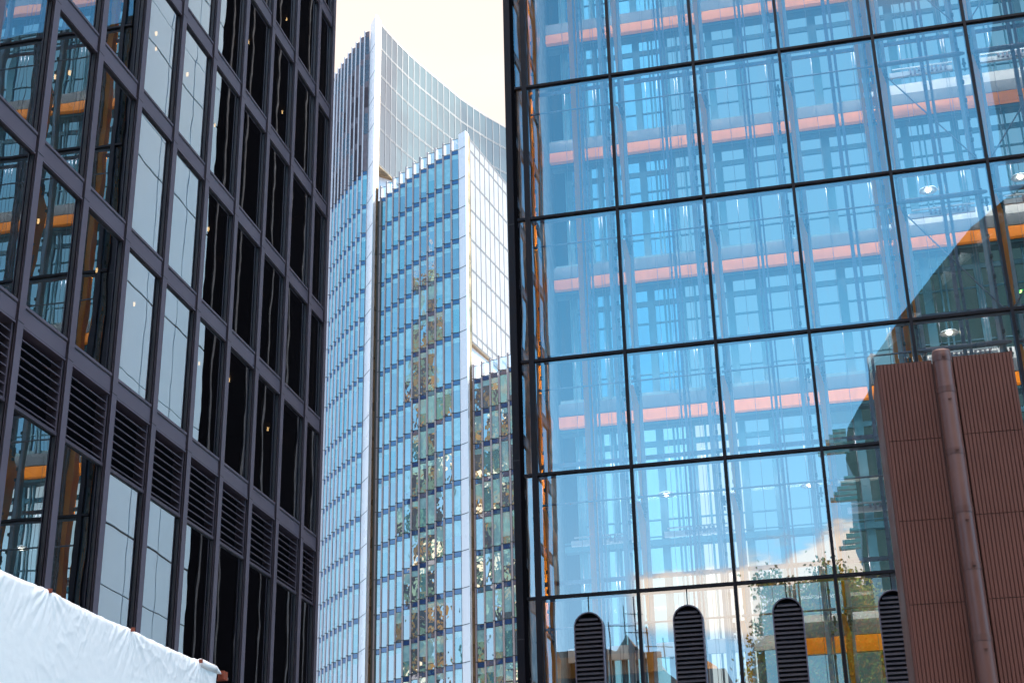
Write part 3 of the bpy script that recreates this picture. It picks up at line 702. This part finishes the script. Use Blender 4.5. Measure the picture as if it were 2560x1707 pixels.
# ------------------------------------------------------------------ centre: stepped glass tower
LV = [z + EYE for z in (90.8, 86.8, 82.9, 79.0, 75.15, 71.3, 67.2, 61.45, 57.6, 53.8, 49.8, 45.9, 41.9, 37.9, 34.0, 30.1, 26.2, 22.3, 18.4)]
LVT = [z + EYE for z in (117.0, 113.4, 109.2, 105.2, 101.2, 95.7)]
def tower():
    root = thing('glass_tower', 'stepped curved glass tower with white vertical fins between the two nearer buildings', 'building', (-5, 156, 0))
    pd = Vector((math.sin(R(110.6)), math.cos(R(110.6)), 0))     # direction of every pane, left to right
    pn = Vector((-pd.y, pd.x, 0)) * -1                            # outwards (towards the street)
    if pn.y > 0: pn = -pn
    cnt = [0]; stuffW = MB()
    def bay(c, hw, levels, top, windows_individual, matfin, mech=None, guard=False, zbot=0):
        c = Vector((c[0], c[1], 0)); L_ = c - pd * hw; Rr = c + pd * hw
        # fin = the return beside the pane
        fb = L_ - pn * .75
        m = MB(); q = [L_ + pn * .10 - pd * .12, L_ + pn * .10 + pd * .06, fb + pd * .05, fb - pd * .12]
        m.prism([(p.x, p.y) for p in q], zbot, top + .15, matfin)
        for z in levels: m.prism([(p.x, p.y) for p in [L_ + pn * .12 - pd * .14, L_ + pn * .12 + pd * .08, fb + pd * .05, fb - pd * .14]], z - .03, z + .05, 'seam')
        m.build('vertical_fin', root)
        def face(m, za, zb, mat, off=0, tilt=None):
            t = tilt or 0
            a = L_ + pd * .05 + pn * off; b = Rr + pn * off
            m.poly([(a.x + pn.x * t, a.y + pn.y * t, za), (b.x - pn.x * t, b.y - pn.y * t, za), (b.x - pn.x * t, b.y - pn.y * t, zb), (a.x + pn.x * t, a.y + pn.y * t, zb)], mat)
        if mech:
            mt = [top] + [z for z in mech if z < top - 1]
            for k in range(len(mt)):
                z1 = mt[k]; z0 = mt[k + 1] if k + 1 < len(mt) else levels[0]
                m = MB(); face(m, z1 - .9, z1, 'mech_b'); face(m, z0, z1 - .9, random.choice(('mech_a', 'mech_a', 'mech_c', 'mech_b') if k > 0 else ('mech_c',)))
                m.build('plant_panel', root)
        if guard:
            m = MB(); a = L_ + pd * .05; b = Rr; z = levels[0]
            m.poly([(a.x, a.y, z + .1), (b.x, b.y, z + .1), (b.x, b.y, z + 1.5), (a.x, a.y, z + 1.5)], 'guard')
            m.prism([(p.x, p.y) for p in (a, b, b - pn * .06, a - pn * .06)], z + 1.5, z + 1.56, 'seam')
            bb = b - pn * .1; m.build('roof_guard', root)
        for k, z in enumerate(levels):
            zn = levels[k + 1] if k + 1 < len(levels) else zbot
            if z - zn < .5: continue
            ind = windows_individual and cnt[0] < 99 and z > 38
            m = MB() if ind else stuffW
            face(m, z - .05, z + .04, 'seam', .02)
            face(m, z - .55, z - .05, 'spandrel', 0)
            face(m, z - .60, z - .55, 'seam', .02)
            r = random.random(); bl = .62 if r < .62 else random.choice((1.2, 1.7, 2.6, (z - zn) - .65, (z - zn) - .65))
            bl = min(bl, (z - zn) - .65); zz = z - .6 - bl
            ti = random.gauss(0, .0035)
            face(m, zz, z - .60, 'blind', 0, ti)
            if zz > zn + .1: face(m, zn + .04, zz, random.choices(('win_a', 'win_b', 'win_c'), (4, 5, 2.2))[0], 0, ti)
            if ind: m.build('window', root); cnt[0] += 1
    # shell B (middle)
    B = [(-6.3, 155.0), (-7.3, 156.05), (-8.3, 157.05), (-9.3, 158.1), (-10.25, 159.2), (-11.2, 160.4), (-12.15, 161.5), (-13.05, 162.7), (-13.95, 163.9), (-14.85, 165.05), (-15.7, 166.2)]
    for i, c in enumerate(B): bay(c, .43, LV, LV[0] + 1.6, i < 8, 'fin_grey', guard=True)
    # shell C (right, lower)
    C_ = [(-3.95, 154.6), (-3.0, 153.75), (-2.05, 153.0), (-1.05, 152.2), (-.05, 151.5), (.95, 150.7), (1.95, 149.9)]
    for i, c in enumerate(C_): bay(c, .43, LV[7:], LV[7] + 1.6, False, 'fin_grey', guard=True)
    # shell A (left, tallest)
    A = []; p = Vector((-18.4, 168.0)); dx = [.72, .70, .68, .66, .62, .60, .58, .55, .50, .46, .42, .40, .38, .36]
    for d in dx: A.append(tuple(p)); p = p + Vector((-d, 1.22))
    for i, c in enumerate(A): bay(c, .32, [LVT[-1]] + LV, LVT[0], False, 'fin_pale' if True else 'fin_grey', mech=LVT[:-1])
    stuffW.build('windows', root, kind='stuff')
    tx = bpy.data.curves.new('sign_lettering', 'FONT'); tx.body = 'ercomo'; tx.size = .30; tx.align_x = 'CENTER'; tx.extrude = .01; tx.offset = .012
    to = bpy.data.objects.new('lettering_source', tx); me = bpy.data.meshes.new_from_object(to)
    c = Vector((-1.05, 152.2, 0)) + pn * .06; mw = Matrix(((pd.x, 0, pn.x, c.x), (pd.y, 0, pn.y, c.y), (0, 1, 0, 29.15), (0, 0, 0, 1)))
    m = MB(); i = 0; m.v = [mw @ v.co for v in me.vertices]; m.f = [tuple(p.vertices) for p in me.polygons]; m.mats = ['seam']; m.m = [0] * len(m.f)
    m.build('sign_lettering', root); bpy.data.objects.remove(to); bpy.data.curves.remove(tx)
    m = MB(); a = Vector((-1.05, 152.2, 0)) - pd * .38 + pn * .03; b = Vector((-1.05, 152.2, 0)) + pd * .43 + pn * .03
    m.prism([tuple(a.xy), tuple(b.xy), tuple((b - pn * .02).xy), tuple((a - pn * .02).xy)], 28.2, 30.3, 'blind'); m.build('sign_panel', root)
    # big white fins at the edge of shells A and B
    def bigfin(a, tip, b, wstart, z1, levels, zlow):
        m = MB(); m.prism([a, tip, b, wstart], zlow, z1, 'fin_white')
        m.build('white_fin', root)
        t2 = Vector(tip); b2 = Vector(b); d = (b2 - t2); nn = Vector((d.y, -d.x)).normalized()
        m = MB(); m.prism([tuple(t2 + nn * .02), tuple(b2 + nn * .02), tuple(b2), tuple(t2)][::-1], zlow, z1 + .02, 'fin_lit_edge'); 
        m.build('fin_edge', root)
        a2 = Vector(a); d = t2 - a2; nn = Vector((d.y, -d.x)).normalized()
        m = MB()
        for z in levels: m.prism([tuple(a2 + nn * .015), tuple(t2 + nn * .015), tuple(t2), tuple(a2)][::-1], z - .035, z + .035, 'seam')
        m.build('fin_joint', root)
        w2 = Vector(wstart); m = MB(); m.prism([tuple(b2), tuple(w2 + Vector((.10, -.1))), tuple(w2), tuple(b2 + Vector((-.1, .2)))], zlow, z1 - .3, 'bronze'); m.build('bronze_trim', root)
    bigfin((-17.95, 167.6), (-17.02, 165.35), (-16.72, 166.0), (-16.55, 166.6), LVT[0] + .8, LVT[1:] + LV, 0)
    bigfin((-5.85, 154.85), (-5.02, 154.0), (-4.80, 154.45), (-4.62, 154.85), LV[0] + 2.1, LV, 0)
    # dark panels standing in for shade in the notch right of each fin
    m = MB(); m.prism([(-16.5, 166.4), (-15.9, 166.2), (-15.9, 167.2), (-16.5, 167.2)], 0, LV[0] - .4, 'shade_dark'); m.build('slot_shade', root)
    m = MB(); m.prism([(-4.6, 154.8), (-4.35, 154.75), (-4.2, 155.4), (-4.6, 155.4)], 0, LV[7] - .2, 'shade_dark'); m.build('slot_shade', root)
    # concave screen walls with joint grid
    def wall(pts, z1, z0, levels, mat, name):
        P = [Vector(p) for p in pts]; L = [0]
        for i in range(1, len(P)): L.append(L[-1] + (P[i] - P[i - 1]).length)
        def at(x):
            for i in range(1, len(P)):
                if x <= L[i] or i == len(P) - 1: t = (x - L[i - 1]) / (L[i] - L[i - 1]); return P[i - 1].lerp(P[i], t)
        def nrm(x): d = (at(min(x + .5, L[-1])) - at(max(x - .5, 0))).normalized(); return Vector((d.y, -d.x))
        n = int(L[-1] / 1.5); zz = [z1] + [z for z in levels if z0 + 1 < z < z1 - 1] + [z0]
        for i in range(n):
            a, b = at(i * 1.5), at((i + 1) * 1.5); na = nrm(i * 1.5)
            m = MB()
            m.prism([tuple(a + na * .0), tuple(b + na * .0), tuple(b - na * .25), tuple(a - na * .25)], z0, z1, mat)
            m.prism([tuple(a + na * .05 - (b - a) * .012), tuple(a + na * .05 + (b - a) * .022), tuple(a + (b - a) * .022), tuple(a - (b - a) * .012)], z0, z1, 'wallframe')
            for z in zz:
                for dz in (-.10, .08): m.prism([tuple(a + na * .04), tuple(b + na * .04), tuple(b + na * .001), tuple(a + na * .001)], z + dz - .02, z + dz + .02, 'wallframe')
            m.build(name, root)
    WA = [(-16.45, 166.7), (-14.9, 170.4), (-13.65, 173.0), (-12.3, 175.6), (-9.55, 180.3), (-6.7, 185.2), (-3.3, 189.9), (-.2, 193.5), (4, 198)]
    WBp = [(-4.5, 155.0), (-2.5, 160.2), (-.25, 166.2), (1.9, 172), (4, 178)]
    wall(WA, LVT[0] + .1, 95.9 + EYE, LVT, 'wallA', 'screen_panel'); wall(WBp, 92.3 + EYE, 66.1 + EYE, LV, 'wallB', 'screen_panel')
    def off(pts, d):
        r = []
        for i, p in enumerate(pts):
            a = Vector(pts[max(i - 1, 0)]); b = Vector(pts[min(i + 1, len(pts) - 1)]); t = (b - a).normalized(); r.append(tuple(Vector(p) - Vector((t.y, -t.x)) * d))
        return r
    m = MB(); m.prism(off(WA, .3)[1:] + [(-2, 215), (-40, 215), (-27.5, 190), (-24, 178.5), (-18.0, 168.6)], 0, LVT[0] - .6, 'concrete', 'roof'); m.build('shell_core', root)
    m = MB(); m.prism(off(WA, .9)[1:5] + [(-20, 190), (-19, 172)], LV[0], 95.8 + EYE, 'concrete'); m.build('recess_wall', root)
    m = MB(); m.prism([(-15.6, 166.9), (-6.3, 155.7), (-4.9, 155.2)] + off(WBp, .3)[1:] + [(6, 190), (4, 197.5), (-3.2, 189.8), (-9.4, 180.2), (-14.8, 170.3)], 0, LV[0] - .1, 'concrete', 'roof'); m.build('shell_core', root)
    m = MB(); m.prism([(-3.9, 155.3), (2.2, 150.4), (16, 150), (20, 180), (4.2, 178.2)] + list(reversed(WBp[:-1])), 0, LV[7] - .1, 'concrete', 'roof'); m.build('shell_core', root)
    # tan soffits under the screen walls
    for pts, z in ((WA[:3], 95.9 + EYE), (WBp[:3], 66.1 + EYE)):
        m = MB(); o1 = [tuple(Vector(q)) for q in pts]; o2 = off(pts, 1.2); m.prism(o1 + list(reversed(o2)), z - .25, z - .01, 'bronze'); m.build('soffit', root)
tower()

# ------------------------------------------------------------------ what the glass mirrors: buildings and a tree behind the camera
def FRk(s, D, z, zr=True): return FR(s * (38.8 + D) / 38.8, -D, z * (38.8 + D) / 38.8 + EYE)
def mirrored():
    D = 60; K = (38.8 + D) / 38.8
    root = thing('sloping_roof_building', 'dark glass building with a steep stepped roofline, seen mirrored in the lower right glass', 'building', FR(0, -D, 0), FR.ang)
    prof = [(.25, -.6), (.25, 11.9), (.06, 12.5), (.27, 13.36), (.95, 14.4), (.98, 15.12), (1.99, 16.36), (3.33, 17.9), (4.21, 18.84), (6.7, 20.6), (6.8, 30), (30, 30), (30, -.6)]
    prof = [(a * K, b * K + EYE) for a, b in prof]; prof = [(a, max(0, b)) for a, b in prof]
    m = MB(); n = len(prof); i = len(m.v)
    for w_ in (-D, -D - 25):
        for a, b in prof: m.v.append(FR(a, w_, b))
    m.mats = ['opp']
    for j in range(n): m.f.append((j, (j + 1) % n, n + (j + 1) % n, n + j)); m.m.append(0)
    m.f.append(tuple(range(n))); m.m.append(0); m.f.append(tuple(reversed(range(n, 2 * n)))); m.m.append(0)
    m.build('body', root)
    m = MB()
    for q in range(9):
        t = q / 9; s = (1 + 5 * t) * K; z = (15.1 + 4.8 * t) * K + EYE
        m.hexa([FR(s, -D, z - .2), FR(s + 1.1, -D, z + .6), FR(s + 1.1, -D - 1, z + .6), FR(s, -D - 1, z - .2), FR(s - .1, -D, z + .5), FR(s + .2, -D, z + .9), FR(s + .2, -D - 1, z + .9), FR(s - .1, -D - 1, z + .5)], 'whiteband')
    m.build('roof_louver', root)
    m = MB()
    for (a, b, c) in ((-.45, .25, 11.9), (-.55, .2, 13.2), (-.35, .2, 10.6)):
        for k in range(5): m.hexa([FR((a + k * .1) * K, -D + .5, c * K + k * .35), FR(b * K, -D + .5, c * K + k * .35), FR(b * K, -D + .9, c * K + k * .35), FR((a + k * .1) * K, -D + .9, c * K + k * .35),
                FR((a + k * .1) * K, -D + .5, c * K + k * .35 + .22), FR(b * K, -D + .5, c * K + k * .35 + .22), FR(b * K, -D + .9, c * K + k * .35 + .22), FR((a + k * .1) * K, -D + .9, c * K + k * .35 + .22)], 'opp_teal')
    m.build('awning', root)
    for zf in range(3, 4):
        m = MB(); m.box(FR, .8, 70, -D, -D + .15, zf * 3.3, zf * 3.3 + .35, 'opp_teal'); m.build('floor_band', root)
        if zf * 3.3 > 36: break
    # low roofs on the left of the reflection
    r2 = thing('low_roofed_building', 'low brown building with an orange stepped roof and scaffold poles, mirrored between the arched vents', 'building', FR(-15, -D, 0), FR.ang)
    prof = [(-9.5, 0), (-9.5, 7.85), (-8, 7.9), (-6.6, 7.95), (-6.2, 7.8), (-5.86, 8.25), (-5.7, 7.95), (-5.5, 7.8), (-5.1, 7.5), (-4.99, 7.25), (-4.68, 7.0), (-4.6, 0)]
    prof = [(a * K, b * K + EYE if b else 0) for a, b in prof]
    m = MB(); n = len(prof)
    for w_ in (-D, -D - 12):
        for a, b in prof: m.v.append(FR(a, w_, b))
    m.mats = ['opp_b', 'opp_o']
    for j in range(n): m.f.append((j, (j + 1) % n, n + (j + 1) % n, n + j)); m.m.append(1)
    m.f.append(tuple(range(n))); m.m.append(0); m.f.append(tuple(reversed(range(n, 2 * n)))); m.m.append(0)
    m.build('wall', r2)
    m = MB(); m.box(FR, -9.3 * K, -5.0 * K, -D, -D + .3, 7.2 * K + EYE, 7.72 * K + EYE, 'opp_o'); m.build('roof_band', r2)
    m = MB()
    for (s, z0, z1) in ((-5.9, 8, 9.0), (-5.6, 7.8, 9.2), (-6.35, 7.8, 8.6), (-4.9, 7.2, 8.1), (-5.3, 7.4, 8.4)): m.tube(FR(s * K, -D, z0 * K + EYE), FR(s * K - .1, -D, z1 * K + EYE), .04, 'seam', 6)
    for (a, b, z) in ((-6.4, -5.6, 8.5), (-5.95, -5.4, 8.8), (-5.4, -4.7, 7.9), (-5.3, -4.7, 7.6), (-5.9, -5.3, 8.3)): m.tube(FR(a * K, -D, z * K + EYE), FR(b * K, -D, z * K + EYE - .15), .035, 'seam', 6)
    m.build('scaffold_pole', r2)
    r3 = thing('domed_building', 'small dark building with a rounded roof, mirrored just right of the second arched vent', 'building', FR(-9.5, -D, 0), FR.ang)
    m = MB(); m.lathe(FR(-3.95 * K, -D - 3, 0), [(2.6 * .5, 0), (1.3, 6.8 * K), (1.1, 7.4 * K + .4), (.6, 7.7 * K + 1), (.001, 7.75 * K + 1.3)], 'opp_o', 20); m.build('dome', r3, smooth=True)
    m = MB(); m.box(FR, -4.1 * K, -3.4 * K, -D - 8, -D, 0, 7.2 * K + EYE, 'opp_b'); m.build('wall', r3)
    # slender tower the middle facade mirrors
    q = Vector((-.707, -.707, 0)); side = Vector((.707, -.707, 0)); c0 = Vector((-80.3, 88.2, 0))
    r4 = thing('slender_tower', 'slender dark green and cream tower, mirrored as a broken column in the middle facade', 'building', c0, R(45))
    def slab(wd, z0, z1, name='wall', dd=8, sh=0):
        m = MB(); a = c0 - side * wd / 2 + side * sh; b = c0 + side * wd / 2 + side * sh; e = q * dd
        m.prism([(p.x, p.y) for p in (b, a, a + e, b + e)], z0, z1, 'mirrored'); m.build(name, r4)
    slab(9.5, 0, 58, sh=-.6); slab(8.2, 58, 84, sh=-.3); slab(7.6, 84, 106); slab(5.8, 106, 126)
    m = MB()
    for k in range(5):
        a = c0 + side * (-2.2 + 1.1 * k); m.tube((a.x, a.y, 126), (c0.x, c0.y, 135), .12, 'whiteband', 6)
    m.build('mast', r4)
    r5 = thing('brown_stone_building', 'brown and green building mirrored in the lower right shell of the glass tower', 'building', (-70, 70, 0), R(45))
    m = MB(); c1 = Vector((-69, 77, 0)); a = c1 - side * 5; b = c1 + side * 40
    m.prism([(p.x, p.y) for p in (b, a, a + q * 10, b + q * 10)], 0, 104, 'mirrored'); m.build('wall', r5)
mirrored()
# ------------------------------------------------------------------ birch tree behind the camera, mirrored in the glass
def tree():
    D = 50; K = (38.8 + D) / 38.8
    base = FR(-.9 * K, -D, 0)
    root = thing('birch_tree', 'leafy birch with yellowing leaves, mirrored beside the arched vents at the lower right', 'tree', base)
    rnd = random.Random(3)
    t = MB(); tips = []
    H = 20.6
    t.tube(base, base + Vector((0, 0, 8)), .26, 'bark', 10, .19); t.tube(base + Vector((0, 0, 8)), base + Vector((.2, 0, H)), .19, 'bark', 10, .04)
    for k in range(46):
        z = 6 + (H - 6) * (k / 46) ** .9; an = k * 2.4; ln = 6.6 * (1 - (z - 6) / (H - 1)) + 1.3
        p0 = base + Vector((0, 0, z)); p1 = p0 + Vector((math.cos(an) * ln * .8, math.sin(an) * ln * .8, ln * .75)); t.tube(p0, p1, .05, 'bark', 6, .012)
        for j in range(5):
            p = p0.lerp(p1, .35 + .16 * j); e = p + Vector((rnd.uniform(-.9, .9), rnd.uniform(-.9, .9), rnd.uniform(-.3, .9))); t.tube(p, e, .014, 'bark', 4, .005); tips.append(e); tips.append(p)
    t.build('trunk', root)
    c = MB()
    for e in tips:
        for j in range(170):
            p = e + Vector((rnd.gauss(0, .42), rnd.gauss(0, .42), rnd.gauss(-.1, .5)))
            a = Vector((rnd.uniform(-1, 1), rnd.uniform(-1, 1), rnd.uniform(-1, 1))).normalized() * rnd.uniform(.09, .17); b = a.orthogonal().normalized() * a.length * .7
            c.poly([p - a, p + b, p + a, p - b], 'leaf' if rnd.random() < .62 else 'leaf2')
    c.build('crown', root)
tree()
